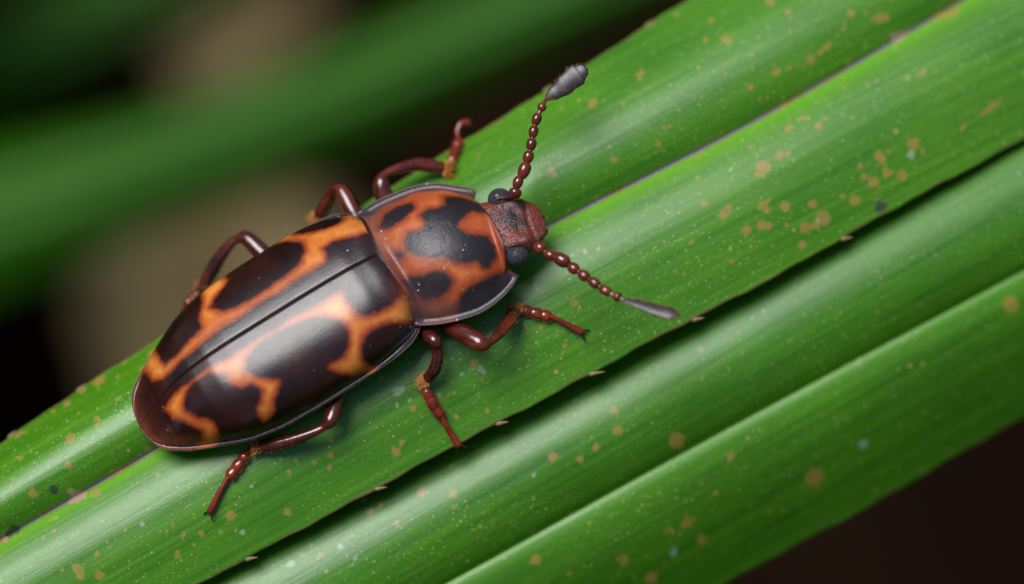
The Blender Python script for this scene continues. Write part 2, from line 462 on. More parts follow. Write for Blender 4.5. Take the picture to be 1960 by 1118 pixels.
F_LEAF2 = Frame(1160, 945, -3.9, (0.868, 0.497), roll=9, pitch=-4.8)
leaf2 = Leaf(F_LEAF2,
             [(-100, 1220), (350, 985), (800, 745), (1300, 480), (1960, 120)],
             [(500, 1305), (850, 1120), (1160, 948), (1500, 762), (1960, 518), (2200, 390)],
             [(700, 1470), (1150, 1245), (1390, 1118), (1642, 982), (1960, 800), (2200, 660)],
             A_up=3.0, A_low=1.3, E_up=-1.6, E_low=-6.0, bend=(0.0013, 0.0004), step=0.2, nv=100, p_low=0.8)
leaf2.build('pandanus_leaf', M_LEAF2, 'green strap leaf with deep crease lying just beneath the beetle leaf', 'leaf', 'strap leaves of the plant',
            dict(ochre=zz(1000, 400, .642, [(870, 800, 30), (90, 740, 15), (220, 712, 13), (172, 745, 13), (285, 660, 16), (275, 600, 14), (620, 740, 14), (490, 935, 18), (460, 690, 25), (300, 1045, 18), (535, 985, 16), (1455, 285, 26), (40, 1045, 18), (385, 1100, 20), (430, 960, 10)])
                 + zz(300, 700, .459, [(1655, 380, 18), (1830, 345, 16), (1765, 390, 14), (1105, 525, 20), (890, 610, 18), (1235, 535, 18), (1000, 655, 14), (680, 790, 14), (635, 665, 20), (930, 580, 10)]),
                 pale=zz(300, 700, .459, [(765, 755, 16), (560, 825, 18), (830, 805, 10), (800, 735, 8), (862, 562, 12), (1575, 455, 10)]) + zz(1000, 400, .642, [(1015, 700, 16), (450, 1022, 14)])))

F_BACK = Frame(480, 260, -165, (0.93, 0.37), roll=16, pitch=4)
leaf3 = Leaf(F_BACK,
             [(-500, 400), (0, 285), (300, 215), (600, 110), (900, -30), (1300, -220)],
             [(-500, 560), (0, 400), (300, 300), (600, 190), (900, 75), (1300, -95)],
             [(-500, 760), (0, 560), (300, 440), (650, 300), (1000, 130), (1400, -60)],
             A_up=3.2, A_low=3.4, E_up=-5, E_low=-4, x0=-200, x1=230, dense=(-100, 110), step=0.8, nv=60)
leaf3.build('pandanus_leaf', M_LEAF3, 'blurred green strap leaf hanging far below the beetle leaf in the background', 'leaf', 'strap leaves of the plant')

F_DEEP = Frame(120, 60, -250, (0.88, 0.47), roll=-12, pitch=2)
leaf4 = Leaf(F_DEEP,
             [(-700, 330), (-200, 120), (100, -40), (400, -200)],
             [(-700, 480), (-200, 240), (100, 90), (400, -70)],
             [(-700, 590), (-200, 350), (100, 200), (400, 40)],
             A_up=3.0, A_low=3.4, E_up=-3, E_low=-9, x0=-200, x1=120, dense=(-100, 110), step=1.2, nv=50)
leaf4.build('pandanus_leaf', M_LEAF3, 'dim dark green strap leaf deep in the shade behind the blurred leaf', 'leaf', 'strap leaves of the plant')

# ------------------------------------------------------------------ ground
def soil():
    k = NT('dark_soil')
    o = k.obj()
    a = k.noise(o, 9, 6, 0.6); b = k.noise(o, 60, 5, 0.65)
    c = k.mix(k.ramp(a, 0.38, 0.66), (0.008, 0.004, 0.0025), (0.020, 0.010, 0.006))
    return k.set(Base_Color=c, Roughness=1.0, Specular_IOR_Level=0.0, Normal=k.bump(b, 0.8, 0.01))
M_SOIL = soil()
gx = np.concatenate([-np.geomspace(0.8, 200, 14)[::-1], np.linspace(-0.7, 0.7, 57), np.geomspace(0.8, 200, 14)])
X, Y = np.meshgrid(gx, gx, indexing='ij')
near = np.exp(-(X**2 + Y**2) / 4)
Z = near * (0.008 * np.sin(X * 31 + 2 * np.sin(Y * 17)) + 0.006 * np.sin(Y * 43 + X * 9)) + rng.normal(0, .002, X.shape) * near - 0.02
g = mesh_obj('ground', np.stack([X, Y, Z], -1).reshape(-1, 3) / MM, grid_faces(len(gx), len(gx)), M_SOIL)
g['kind'] = 'structure'

# dry strap leaves lying on the soil under the plant
M_DRY = simple('dry_leaf', (0.22, 0.155, 0.065), (0.38, 0.29, 0.14), 60, 0.8, 0.2, 0.5, 0.001)
def ground_at(px, py, z):                            # where a pixel's ray meets the height z above the soil
    o = to_world(CAM_P); d = R_CAM @ ray(px, py)
    return o + d * ((z - o[2]) / d[2])
def dry(pxs, width, z, label, curl):
    C = catmull(np.array([ground_at(x, y, z + .012 * (i % 2)) for i, (x, y) in enumerate(pxs)]) / MM, 60)
    T = np.gradient(C, axis=0); T /= np.linalg.norm(T, axis=1)[:, None]
    S = np.cross(T, (0, 0, 1)); S /= np.linalg.norm(S, axis=1)[:, None]
    t = np.linspace(-1, 1, 25)
    w = width / MM / 2 * np.interp(np.linspace(0, 1, 60), [0, .1, .7, 1], [.5, 1, .9, .05])
    up = curl * np.abs(t) ** 1.6 + .05 * np.sin(t * 9)
    V1 = C[:, None] + S[:, None] * (w[:, None] * t)[..., None] + np.array([0, 0, 1.0]) * (w[:, None] * up)[..., None]
    V2 = V1[:, ::-1] - np.array([0, 0, .5])
    o = mesh_obj('dry_leaf', np.concatenate([V1, V2], 1).reshape(-1, 3) - C[0], grid_faces(60, 50, True), M_DRY)
    o.location = tuple(C[0] * MM)
    return tag(o, label, 'dry leaf', 'dry leaves on the soil')
dry([(190, 700), (290, 610), (400, 530), (520, 450), (640, 390)], .040, .012, 'dry tan leaf lying on dark soil behind the beetle tail', .35)
dry([(330, 140), (430, 30), (520, -60), (600, -160)], .034, .012, 'dry tan leaf on dark soil beyond the blurred green leaf', .3)

# ------------------------------------------------------------------ unseen strap leaves added round the picture to shade the soil and block low sky
def strap(points, width, label):
    C = catmull(np.asarray(points, float) / MM, 70)
    T = np.gradient(C, axis=0); T /= np.linalg.norm(T, axis=1)[:, None]
    S = np.cross(T, (0, 0, 1)); S /= np.linalg.norm(S, axis=1)[:, None]
    N = np.cross(S, T)
    t = np.linspace(-1, 1, 21)
    w = width / MM / 2 * np.interp(np.linspace(0, 1, 70), [0, .15, .6, 1], [.9, 1, .85, .04])
    a = np.abs(t)
    top = .22 * np.sin(np.pi * a ** .85) - .15 * a
    V1 = C[:, None] + S[:, None] * (w[:, None] * t)[..., None] + N[:, None] * (w[:, None] * top)[..., None]
    V2 = V1[:, ::-1] - N[:, None] * .4
    V = np.concatenate([V1, V2], 1)
    st = np.stack([np.repeat(np.linspace(0, 200, 70)[:, None], 42, 1), np.repeat((np.concatenate([t, t[::-1]]) * 9)[None], 70, 0), np.zeros((70, 42))], -1)
    z = np.zeros(70 * 42)
    root = empty('pandanus_leaf', None, label, 'leaf', 'unseen strap leaves added for shade')
    root.location = tuple(points[0])
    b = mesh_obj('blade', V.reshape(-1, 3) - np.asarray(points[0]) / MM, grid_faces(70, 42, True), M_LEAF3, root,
             {'st': st.reshape(-1, 3), 'rib': st[..., 1].ravel(), 'edge': z, 'ochre': z, 'sooty': z, 'pale': z, 'pink': z})
    return root

for k in range(34):  # upright ring added out of frame, cuts the light from the horizon
    a = 2 * math.pi * (k + rng.uniform(-.3, .3)) / 34
    r0, r1 = rng.uniform(.30, .36), rng.uniform(.34, .50)
    h = rng.uniform(.75, 1.05)
    d = np.array([math.cos(a), math.sin(a), 0]); o = np.array([0, .06, 0])
    strap([o + d * r0 + (0, 0, -.02), o + d * (r0 + .02) + (0, 0, h * .5), o + d * r1 + (0, 0, h * .9), o + d * (r1 + .18) + (0, 0, h * .98)], rng.uniform(.05, .075), 'unseen upright green strap leaf added to block the low sky')
for (x, y, z, ln, wd) in ((-.105, .10, .20, .30, .042), (-.150, .14, .17, .30, .05), (-.20, .10, .19, .3, .05), (-.115, .24, .15, .3, .045), (-.17, .26, .17, .3, .05), (.135, .05, .19, .3, .05), (.18, .12, .16, .3, .05), (.125, -.06, .22, .3, .04)):  # low layer added beside the view to keep sun off the soil
    strap([(x - .03, y - ln / 2, z - .06), (x - .012, y - ln / 5, z), (x + .012, y + ln / 5, z + .01), (x + .05, y + ln / 2, z - .03)], wd, 'unseen low green strap leaf added to shade the soil')

# ------------------------------------------------------------------ beetle
FB = Frame(520, 655, 0.0, (0.845, 0.535), roll=25)
beetle = empty('beetle', FB, 'glossy dark brown and orange patterned beetle walking up the leaf', 'beetle')
def bl(px, py, z):
    return FB.hit(px, py, z)
def on_leaf(px, py, lift=0.0):                       # point of the main leaf under a pixel, in beetle coordinates
    q = leaf1.hit(px, py) + np.array([0, 0, lift])
    return FB.local(F_LEAF.out(q))

def beetle_shell(name, rough, punct, plate=False):
    k = NT(name)
    o = k.obj()
    pat = k.attr('pat')                              # > 0 inside a dark blotch, in mm from its rim
    w1 = k.noise(o, 2600, 4, 0.65); w2 = k.noise(o, 700, 3, 0.5)
    d = k.math('ADD', pat, k.math('MULTIPLY', k.math('SUBTRACT', w1, 0.5), 0.30))
    d = k.math('ADD', d, k.math('MULTIPLY', k.math('SUBTRACT', w2, 0.5), 0.18))
    mott = k.noise(o, 420, 4, 0.6)
    if plate:
        org = k.mix(k.ramp(mott, 0.35, 0.7), (0.30, 0.058, 0.014), (0.42, 0.115, 0.026))
        drk = k.mix(k.ramp(mott, 0.35, 0.7), (0.010, 0.007, 0.009), (0.020, 0.012, 0.013))
    else:
        org = k.mix(k.ramp(mott, 0.35, 0.7), (0.38, 0.095, 0.012), (0.56, 0.21, 0.040))
        drk = k.mix(k.ramp(mott, 0.35, 0.7), (0.008, 0.0025, 0.002), (0.022, 0.005, 0.0035))
    d = k.math('ADD', d, 0.05)
    col = k.mix(k.ramp(d, -0.55, 0.02), org, (0.20, 0.030, 0.006))
    col = k.mix(k.ramp(d, -0.12, 0.16), col, drk)
    col = k.mix(k.attr('dusky'), col, (0.050, 0.026, 0.030) if plate else (0.075, 0.018, 0.013))
    col = k.mix(k.attr('margin'), col, (0.030, 0.022, 0.028))
    col = k.mix(k.math('MULTIPLY', k.attr('rust'), k.ramp(k.noise(o, 1400, 5, .7), .2, .6)), col, (0.15, 0.034, 0.020))
    # dust
    dv = k.voronoi(o, 4200)
    dr = k.n('SeparateColor', {0: k.voronoi(o, 4200, out='Color')})
    dm = k.math('MULTIPLY', k.math('GREATER_THAN', dr, 0.90), k.math('LESS_THAN', dv, k.math('MULTIPLY', k.math('SUBTRACT', dr, 0.86), 1.8)))
    dm = k.math('MULTIPLY', dm, k.ramp(k.math('ADD', k.noise(o, 260, 3, 0.6), k.attr('dust')), 0.42, 0.62))
    col = k.mix(dm, col, (0.45, 0.42, 0.38))
    pu = k.voronoi(o, 5200)
    h = k.math('MULTIPLY', k.ramp(pu, 0.0, 0.35), punct)
    h = k.math('ADD', h, k.math('MULTIPLY', k.noise(k.vmul(o, (0.35, 1, 1)), 3800, 4, 0.6), punct * 1.2))
    if plate:
        wr = k.noise(k.vmul(o, (1.0, 0.6, 1.0)), 2300, 5, 0.65)
        h = k.math('ADD', h, k.math('MULTIPLY', k.math('MULTIPLY', wr, k.attr('rugose')), 7.0))
    rg = k.math('ADD', rough, k.math('MULTIPLY', k.math('SUBTRACT', k.noise(o, 900, 4, .6), 0.5), 0.12))
    return k.set(Base_Color=col, Roughness=rg, Specular_IOR_Level=0.40, Normal=k.bump(h, 0.45, 0.00003))

M_ELY = beetle_shell('elytron_shell', 0.27, 0.3)
M_PRO = beetle_shell('pronotum_shell', 0.40, 0.8, True)

def chitin(name, c1, c2, rough=0.22, scale=900, spec=0.55, bscale=3000, bstr=0.38):
    k = NT(name)
    o = k.obj()
    f = k.noise(o, scale, 4, 0.6); b = k.noise(o, bscale, 4, 0.6)
    return k.set(Base_Color=k.mix(k.ramp(f, 0.35, 0.68), c1, c2), Roughness=rough, Specular_IOR_Level=spec,
                 Normal=k.bump(b, bstr, 0.00003))

M_LEG = chitin('red_brown_chitin', (0.040, 0.006, 0.003), (0.10, 0.014, 0.005), 0.16)
M_LEGD = chitin('dark_leg_chitin', (0.020, 0.004, 0.003), (0.070, 0.010, 0.005), 0.16)
M_TARS = chitin('tarsus_chitin', (0.09, 0.010, 0.003), (0.17, 0.020, 0.006), 0.15)
M_BEAD = chitin('antenna_bead', (0.060, 0.008, 0.003), (0.13, 0.018, 0.006), 0.13, bstr=0.2)
M_CLUB = chitin('antenna_club', (0.010, 0.007, 0.008), (0.030, 0.019, 0.018), 0.42, bstr=0.5)
M_BODY = chitin('belly_chitin', (0.03, 0.007, 0.004), (0.08, 0.016, 0.008), 0.30)
M_CLAW = chitin('black_claw', (0.008, 0.005, 0.005), (0.02, 0.012, 0.010), 0.18)
M_HAIR = chitin('golden_hair', (0.42, 0.15, 0.025), (0.62, 0.27, 0.05), 0.45)
def head_mat():
    k = NT('head_chitin')
    o = k.obj()
    f = k.noise(o, 620, 5, 0.65)
    b = k.voronoi(o, 6500); c = k.noise(o, 4200, 5, 0.7)
    h = k.math('ADD', k.ramp(b, 0.05, 0.5), k.math('MULTIPLY', c, 1.6))
    col = k.mix(k.ramp(f, 0.38, 0.62), (0.020, 0.010, 0.010), (0.125, 0.020, 0.010))
    col = k.mix(k.ramp(k.noise(o, 1500, 3, .6), .55, .75), col, (0.17, 0.035, 0.014))
    return k.set(Base_Color=col, Roughness=0.36, Specular_IOR_Level=0.5, Normal=k.bump(h, 0.85, 0.00004))
M_HEAD = head_mat()

def eye_mat():
    k = NT('faceted_eye')
    o = k.obj()
    v = k.voronoi(o, 13000, rnd=0.25)
    c = k.mix(k.ramp(v, 0.28, 0.5), (0.003, 0.003, 0.004), (0.035, 0.035, 0.04))
    return k.set(Base_Color=c, Roughness=0.16, Specular_IOR_Level=0.28, Normal=k.bump(k.ramp(v, 0.55, 0.1), 0.9, 0.00004))
M_EYE = eye_mat()

# --- elytra: half-width and crest height along the body (mm), tail to base
XW = np.array([-8.80, -8.77, -8.68, -8.50, -8.1, -7.1, -6.0, -5.3, -4.3, -3.6, -1.77, 0.3, 1.5, 2.8, 4.2, 5.4, 6.4, 7.0, 7.35, 7.55, 7.8])
WW = np.array([0.05, 0.55, 1.10, 1.62, 2.20, 2.95, 3.50, 3.82, 4.27, 4.52, 4.90, 5.02, 5.04, 5.04, 5.02, 4.98, 4.84, 4.62, 4.35, 4.05, 3.4])
XZ = np.array([-8.80, -8.45, -8.1, -7.3, -6.3, -5.4, -4.5, -3.3, -2, 0, 2.7, 4.4, 6, 7.2, 7.8])
ZZ = np.array([0.04, 0.27, 0.58, 1.22, 1.92, 2.38, 2.66, 2.86, 2.92, 2.90, 2.84, 2.76, 2.62, 2.38, 2.15])

def poly_sd(pts, poly):
    """Signed distance to a polygon, positive inside."""
    P = np.asarray(poly); Q = np.roll(P, -1, 0)
    best = np.full(len(pts), 1e9); inside = np.zeros(len(pts), bool)
    for a, b in zip(P, Q):
        e = b - a; w = pts - a
        t = np.clip((w @ e) / max(e @ e, 1e-9), 0, 1)
        best = np.minimum(best, np.hypot(*(w - t[:, None] * e).T))
        c = ((a[1] <= pts[:, 1]) & (b[1] > pts[:, 1])) | ((b[1] <= pts[:, 1]) & (a[1] > pts[:, 1]))
        with np.errstate(divide='ignore', invalid='ignore'):
            xi = a[0] + (pts[:, 1] - a[1]) * e[0] / (e[1] if abs(e[1]) > 1e-9 else 1e-9)
        inside ^= c & (pts[:, 0] < xi)
    return np.where(inside, best, -best)

def z3(p): return [(300 + .322 * x, 400 + .322 * y) for x, y in p]
def z1(p): return [(240 + .4025 * x, 560 + .4025 * y) for x, y in p]
def z2(p): return [(640 + .3041 * x, 320 + .3041 * y) for x, y in p]

RIGHT_DARK = [
    [(665, 638), (660, 625), (648, 617), (622, 608), (590, 611), (558, 624), (525, 640), (493, 661), (474, 687), (471, 709), (498, 721), (536, 726), (537, 741), (527, 765), (528, 785), (520, 800), (500, 812), (480, 822), (440, 838), (400, 858), (440, 860), (560, 815), (640, 765), (720, 722), (698, 716), (672, 722), (655, 718), (640, 712), (626, 706), (632, 697), (657, 680), (667, 658)],
    [(693, 675), (693, 658), (699, 645), (715, 630), (741, 622), (767, 620), (789, 625), (802, 640), (777, 678), (744, 700), (722, 700), (709, 697), (698, 688)],
    [(353, 772), (357, 752), (375, 731), (400, 717), (428, 718), (440, 740), (458, 744), (482, 737), (500, 747), (498, 765), (487, 782), (496, 800), (505, 812), (500, 840), (421, 846), (419, 822), (409, 805), (373, 796), (355, 786)],
    [(329, 803), (345, 806), (369, 817), (386, 828), (383, 845), (360, 872), (310, 875), (270, 830), (284, 803), (303, 787), (316, 787)],
    [(668, 575), (674, 588), (688, 599), (706, 602), (728, 595), (748, 584), (758, 572), (768, 560), (760, 535), (740, 500), (670, 515), (640, 535), (652, 552)],
]
LEFT_DARK = [
    [(577, 464), (582, 480), (574, 500), (558, 519), (525, 542), (493, 564), (455, 585), (426, 594), (405, 588), (409, 574), (429, 551), (438, 535), (420, 520), (452, 495), (513, 465), (530, 468), (551, 462)],
    [(620, 477), (638, 463), (672, 455), (706, 450), (720, 466), (735, 500), (712, 506), (670, 517), (640, 528), (626, 522), (628, 503), (624, 484)],
    [(402, 556), (387, 580), (379, 606), (385, 628), (364, 648), (339, 677), (316, 697), (308, 686), (300, 660), (342, 590), (375, 555)],
    [(565, 448), (590, 445), (622, 437), (645, 428), (661, 419), (684, 408), (650, 400), (570, 435)],
    [(290, 733), (312, 727), (333, 712), (352, 694), (372, 690), (310, 765), (270, 817), (245, 790), (255, 745), (275, 715), (284, 722)],
]

def elytron(side):
    nu = 300
    q = np.linspace(0, 1, nu)
    xs = -8.80 + 16.6 * (0.72 * q + 0.28 * (1 - np.cos(q * np.pi / 2)) ** 1.0 * 1.0)
    xs = -8.80 + (xs - xs[0]) / (xs[-1] - xs[0]) * 16.55
    xs[:40] = -8.80 + (xs[40] + 8.80) * (np.linspace(0, 1, 40, endpoint=False) ** 1.8)
    W = np.interp(xs, XW, WW); Zt = np.interp(xs, XZ, ZZ)
    kk = np.hanning(15); kk /= kk.sum()
    sm = lambda a: np.concatenate([a[:7], np.convolve(a, kk, 'valid'), a[-7:]])
    W, Zt = sm(W), sm(Zt)
    nd = 90
    ph = np.linspace(0, 1, nd) * np.pi / 2
    fl = np.interp(xs, [-8.8, -8, -6.5, -3, 4, 6.5, 7.7], [.30, .34, .30, .20, .22, .42, .40])   # flange along the outer margin
    fl = np.minimum(fl, W * 0.6)
    Wd = W - fl
    Y = Wd[:, None] * np.sin(ph)[None] ** 0.95
    Zd = Zt[:, None] * np.cos(ph)[None] ** 0.80
    Y[:, 0] = 0.0
    # flange with a raised bead, then the folded-under edge
    fx = np.array([.15, .35, .55, .7, .8, .88, .94, .98, 1.0, 1.0, 0.99])
    fz = np.array([-.02, -.03, -.02, 0, .03, .06, .075, .06, .02, -.05, -.12])
    Yf = Wd[:, None] + fl[:, None] * fx[None]
    Zf = np.repeat(fz[None], nu, 0)
    ux = np.array([.97, .93, .88, .80]); uz = np.array([-.30, -.55, -.85, -1.1])
    shrink = sstep(-8.8, -6.0, xs)[:, None]
    Yu = W[:, None] * (1 - (1 - ux[None]) * (0.4 + .6 * shrink)); Zu = -0.12 + (uz[None] + .12) * (0.25 + .75 * shrink)
    Y = np.hstack([Y, Yf, Yu]); Z = np.hstack([Zd, Zf, Zu])
    nv = Y.shape[1]
    X = np.repeat(xs[:, None], nv, 1)
    # suture: edges roll down into the seam, shallow groove beside the raised seam, flattened shoulders near the base
    Z -= 0.06 * np.exp(-(Y / 0.045) ** 2) * (Z > 0)
    Y = np.maximum(Y, 0.012)
    X = X + 0.18 * np.sin(np.clip(Y / 5, 0, 1) * np.pi) * sstep(6.5, 7.8, X)
    hollow = np.exp(-((X - 6.7) / .8) ** 2) * np.exp(-((Y - 3.9) / .55) ** 2)
    Z -= .22 * hollow
    Ys = Y * side
    V = np.stack([X, Ys, Z], -1)
    # pattern: blotches traced on the picture, carried to surface coordinates (along, arc from the seam)
    arc = np.concatenate([np.zeros((nu, 1)), np.cumsum(np.hypot(np.diff(Y, axis=1), np.diff(Z, axis=1)), 1)], 1)
    pix = FB.pixel(V)
    T1 = np.gradient(V, axis=0); T2 = np.gradient(V, axis=1)
    N = np.cross(T1, T2) * side
    view = FB.R @ np.array([0, 0, 1.0])
    seen = ((N @ view) > 0)
    seen[:, nd + 9:] = False
    idx = np.argwhere(seen); sp = pix[seen]
    st = np.stack([X, arc], -1).reshape(-1, 2)
    pat = np.full(nu * nv, -9.0)
    def carry(poly):
        out = []
        for a, b in zip(poly, poly[1:] + poly[:1]):
            for t in (0, .5):
                p = (a[0] + (b[0] - a[0]) * t, a[1] + (b[1] - a[1]) * t)
                dd = np.hypot(*(sp - p).T); k = dd.argmin()
                i, j = idx[k]
                ar = arc[i, j]
                lim = arc[i, seen[i]].max()
                if (dd[k] > 5 and ar > .75 * lim) or ar > lim - .12:
                    ar = arc[i, nd + 9] + .4
                out.append((X[i, j], ar))
        return out
    for poly in (RIGHT_DARK if side < 0 else LEFT_DARK):
        pat = np.maximum(pat, poly_sd(st, carry(poly)))
    pat = pat.reshape(nu, nv)
    seam = np.interp(X, [-8.8, -7, -5.5, -3, 0, 3, 5, 6], [1.0, .75, .62, .80, .92, .95, 1.05, 1.6]) + .05 * np.sin(X * 2.3) - (.10 if side < 0 else 0)
    pat = np.maximum(pat, (seam - arc))
    pat[:, nd + 9:] = 1.0
    margin = np.clip(sstep(.55, 1.0, (Y - Wd[:, None]) / fl[:, None]), 0, 1) * .85
    margin = np.where(X > 5.6, np.maximum(margin, sstep(-.5 if side < 0 else -.05, .3, Y - Wd[:, None]) * .9), margin)
    margin[:, nd + 11:] = 0.6
    dusky = 0.5 * sstep(-6.6, -8.3, X + .3 * np.sin(Y * 2.3)) + (.5 if side < 0 else .25) * sstep(6.8, 7.7, X) * sstep(1.0, 2.5, Y) + 0.0
    rust = sstep(-5.0, -7.4, X) * sstep(-.55, .1, Y - Wd[:, None]) + .55 * sstep(-8.0, -8.7, X)
    dust = 0.30 * sstep(-5.5, -7.5, X) + .15 * sstep(5.5, 7, X) + .1 * margin - .16
    mesh_obj('elytron', V.reshape(-1, 3), grid_faces(nu, nv, flip=side < 0), M_ELY, beetle,
             {'pat': pat.ravel(), 'margin': margin.ravel(), 'dusky': np.clip(dusky, 0, 1).ravel(), 'dust': dust.ravel(), 'rust': np.clip(rust, 0, .9).ravel()})

elytron(-1)
elytron(+1)

# --- pronotum: outline traced, turned a little to the beetle's right and nodding
PF = Frame(520, 655, 0, (0.845, 0.535), roll=25)
yaw, nod = math.radians(-8), math.radians(7)
Rz = np.array([[math.cos(yaw), math.sin(yaw), 0], [-math.sin(yaw), math.cos(yaw), 0], [0, 0, 1]])
Ry = np.array([[math.cos(nod), 0, -math.sin(nod)], [0, 1, 0], [math.sin(nod), 0, math.cos(nod)]])
PIV = np.array([7.8, 0, 0.15])
PF.R = Ry @ Rz @ FB.R
PF.O = FB.out(PIV)
def pl_to_b(V):
    return FB.local(PF.out(V)[0]) if np.ndim(V) == 1 else (PF.out(V) - FB.O) @ FB.R.T
LP = [PF.hit(x, y, 0.0) for x, y in ((680, 409), (719, 385), (762, 366), (798, 354), (835, 350), (871, 355), (898, 360), (911, 366))]
RP = [PF.hit(x, y, 0.0) for x, y in ((790, 625), (815, 624), (853, 620), (898, 609), (929, 596), (959, 574), (982, 549), (994, 528))]
BACK = [PF.hit(x, y, z) for x, y, z in ((680, 409, 0), (695, 418, .6), (707, 437, 1.2), (719, 466, 1.65), (731, 490, 1.9), (746, 515, 2.05), (774, 557, 1.6), (783, 577, 1.1), (788, 602, .5), (790, 625, 0))]
FRONT = [PF.hit(x, y, z) for x, y, z in ((911, 366, 0), (906, 379, 0.2), (921, 391, .85), (941, 417, 1.35), (956, 448, 1.55), (965, 475, 1.4), (970, 503, .8), (976, 516, .2), (994, 528, 0))]
nu, nv = 170, 200
CL, CR = catmull(LP, nu), catmull(RP, nu)
CB, CF = catmull(BACK, nv, 2), catmull(FRONT, nv, 2)
u = np.linspace(0, 1, nu)[:, None, None]; v = np.linspace(0, 1, nv)[None, :, None]
coons = (1 - v) * CL[:, None] + v * CR[:, None] + (1 - u) * CB[None] + u * CF[None] \
    - ((1 - u) * (1 - v) * CB[0] + (1 - u) * v * CB[-1] + u * (1 - v) * CF[0] + u * v * CF[-1])
uu, vv = u[..., 0], v[..., 0]
w = np.abs(2 * vv - 1)
bulge = np.clip(1 - (w / .90) ** 2.3, 0, 1) ** 0.9
H = 0.35 + 1.05 * np.sin(np.pi * np.clip(uu * .97 + .03, 0, 1)) ** 0.85
Z0 = coons[..., 2]
dome = bulge * (1.75 + 0 * uu) * (np.sin(np.pi * (0.16 + 0.74 * uu)) ** 0.7)
endz = np.maximum(Z0, 0)
blend = np.maximum(sstep(.10, 0, uu), sstep(.90, 1, uu))
z = np.maximum(dome * 1.30, 0) * (1 - blend) + endz * blend
lip = 0.10 * sstep(.945, .985, w) - .05 * sstep(.985, 1, w)
z = z + lip * (1 - 0.3 * blend) - .05 * sstep(.05, 0, uu) - .06 * sstep(.965, 1, uu)
z -= .05 * np.exp(-((uu - .12) / .05) ** 2) * np.exp(-((w - .28) / .1) ** 2)
PV = np.stack([coons[..., 0], coons[..., 1], z], -1)
# folded-under rim all round
ring = np.vstack([PV[0, ::-1][:-1], PV[:, 0][:-1], PV[-1][:-1], PV[::-1, -1][:-1]])
cen = ring.mean(0)
rims = [ring + np.array([0, 0, -.07]), cen + (ring - cen) * np.array([.985, .985, 1]) + np.array([0, 0, -.16]), cen + (ring - cen) * np.array([.86, .86, .8]) + np.array([0, 0, -.9])]
base_i = np.arange(nu * nv).reshape(nu, nv)
ring_i = np.concatenate([base_i[0, ::-1][:-1], base_i[:, 0][:-1], base_i[-1][:-1], base_i[::-1, -1][:-1]])
F = grid_faces(nu, nv, flip=True).tolist()
nR = len(ring_i)
levels = [ring_i] + [nu * nv + k * nR + np.arange(nR) for k in range(3)]
for a, b in zip(levels, levels[1:]):
    F += np.stack([a, np.roll(a, -1), np.roll(b, -1), b], -1).tolist()
Vp = np.vstack([PV.reshape(-1, 3)] + rims)
PRO_DARK = [z2(p) for p in (
    [(445, 470), (470, 415), (550, 400), (575, 350), (545, 300), (590, 265), (650, 260), (700, 235), (705, 190), (800, 190), (920, 235), (1000, 310), (960, 290), (870, 275), (800, 320), (770, 380), (850, 425), (960, 440), (1010, 500), (1015, 560), (970, 630), (930, 630), (900, 590), (840, 600), (760, 600), (700, 570), (640, 570), (560, 560), (500, 550), (450, 520)],
    [(285, 375), (320, 300), (400, 250), (480, 230), (500, 260), (450, 310), (400, 350), (330, 390)],
    [(430, 720), (480, 690), (560, 685), (640, 655), (700, 660), (745, 720), (720, 770), (650, 825), (560, 835), (490, 790)],
    [(795, 815), (850, 760), (920, 720), (1000, 685), (1080, 665), (1180, 670), (1150, 780), (1040, 880), (900, 960), (820, 985), (780, 930)],
    [(375, 550), (410, 535), (440, 555), (410, 580)],
    [(925, 240), (990, 300), (1045, 420), (1075, 520), (1090, 640), (1110, 600), (1100, 450), (1010, 280), (940, 220)])]
pix = PF.pixel(PV).reshape(-1, 2)
p2 = PV[..., :2].reshape(-1, 2)
pat = np.full(len(p2), -9.0)
for poly in PRO_DARK:
    Pm = [p2[np.hypot(*(pix - p).T).argmin()] for p in poly]
    pat = np.maximum(pat, poly_sd(p2, Pm))
margin = (.92 * sstep(.74, .87, w + .03 * np.sin(uu * 23)) * np.ones((nu, 1))) * (.72 + .28 * (vv < .5))
margin = np.maximum(margin, .8 * sstep(.985, 1.0, uu) * np.ones_like(w)); margin = np.maximum(margin, .55 * sstep(.03, 0, uu) * np.ones_like(w))
dusky = .6 * np.exp(-((uu - .03) / .10) ** 2) * np.ones_like(w) + .55 * np.exp(-((uu - .2) / .16) ** 2) * sstep(.5, .8, w)
rug = np.exp(-((uu - .45) / .2) ** 2) * np.exp(-((vv - .43) / .17) ** 2)
dust = .12 * sstep(.6, .9, w) + .18 * sstep(.2, .0, uu) - .08
pad = lambda a, c: np.concatenate([np.broadcast_to(a, (nu, nv)).ravel(), np.full(3 * nR, c)])
mesh_obj('pronotum', pl_to_b(Vp), F, M_PRO, beetle,
         {'pat': np.concatenate([pat, np.full(3 * nR, .5)]), 'margin': pad(margin, .8), 'dusky': pad(np.clip(dusky, 0, 1), 0), 'rugose': pad(rug, 0), 'dust': pad(dust, -.3)})

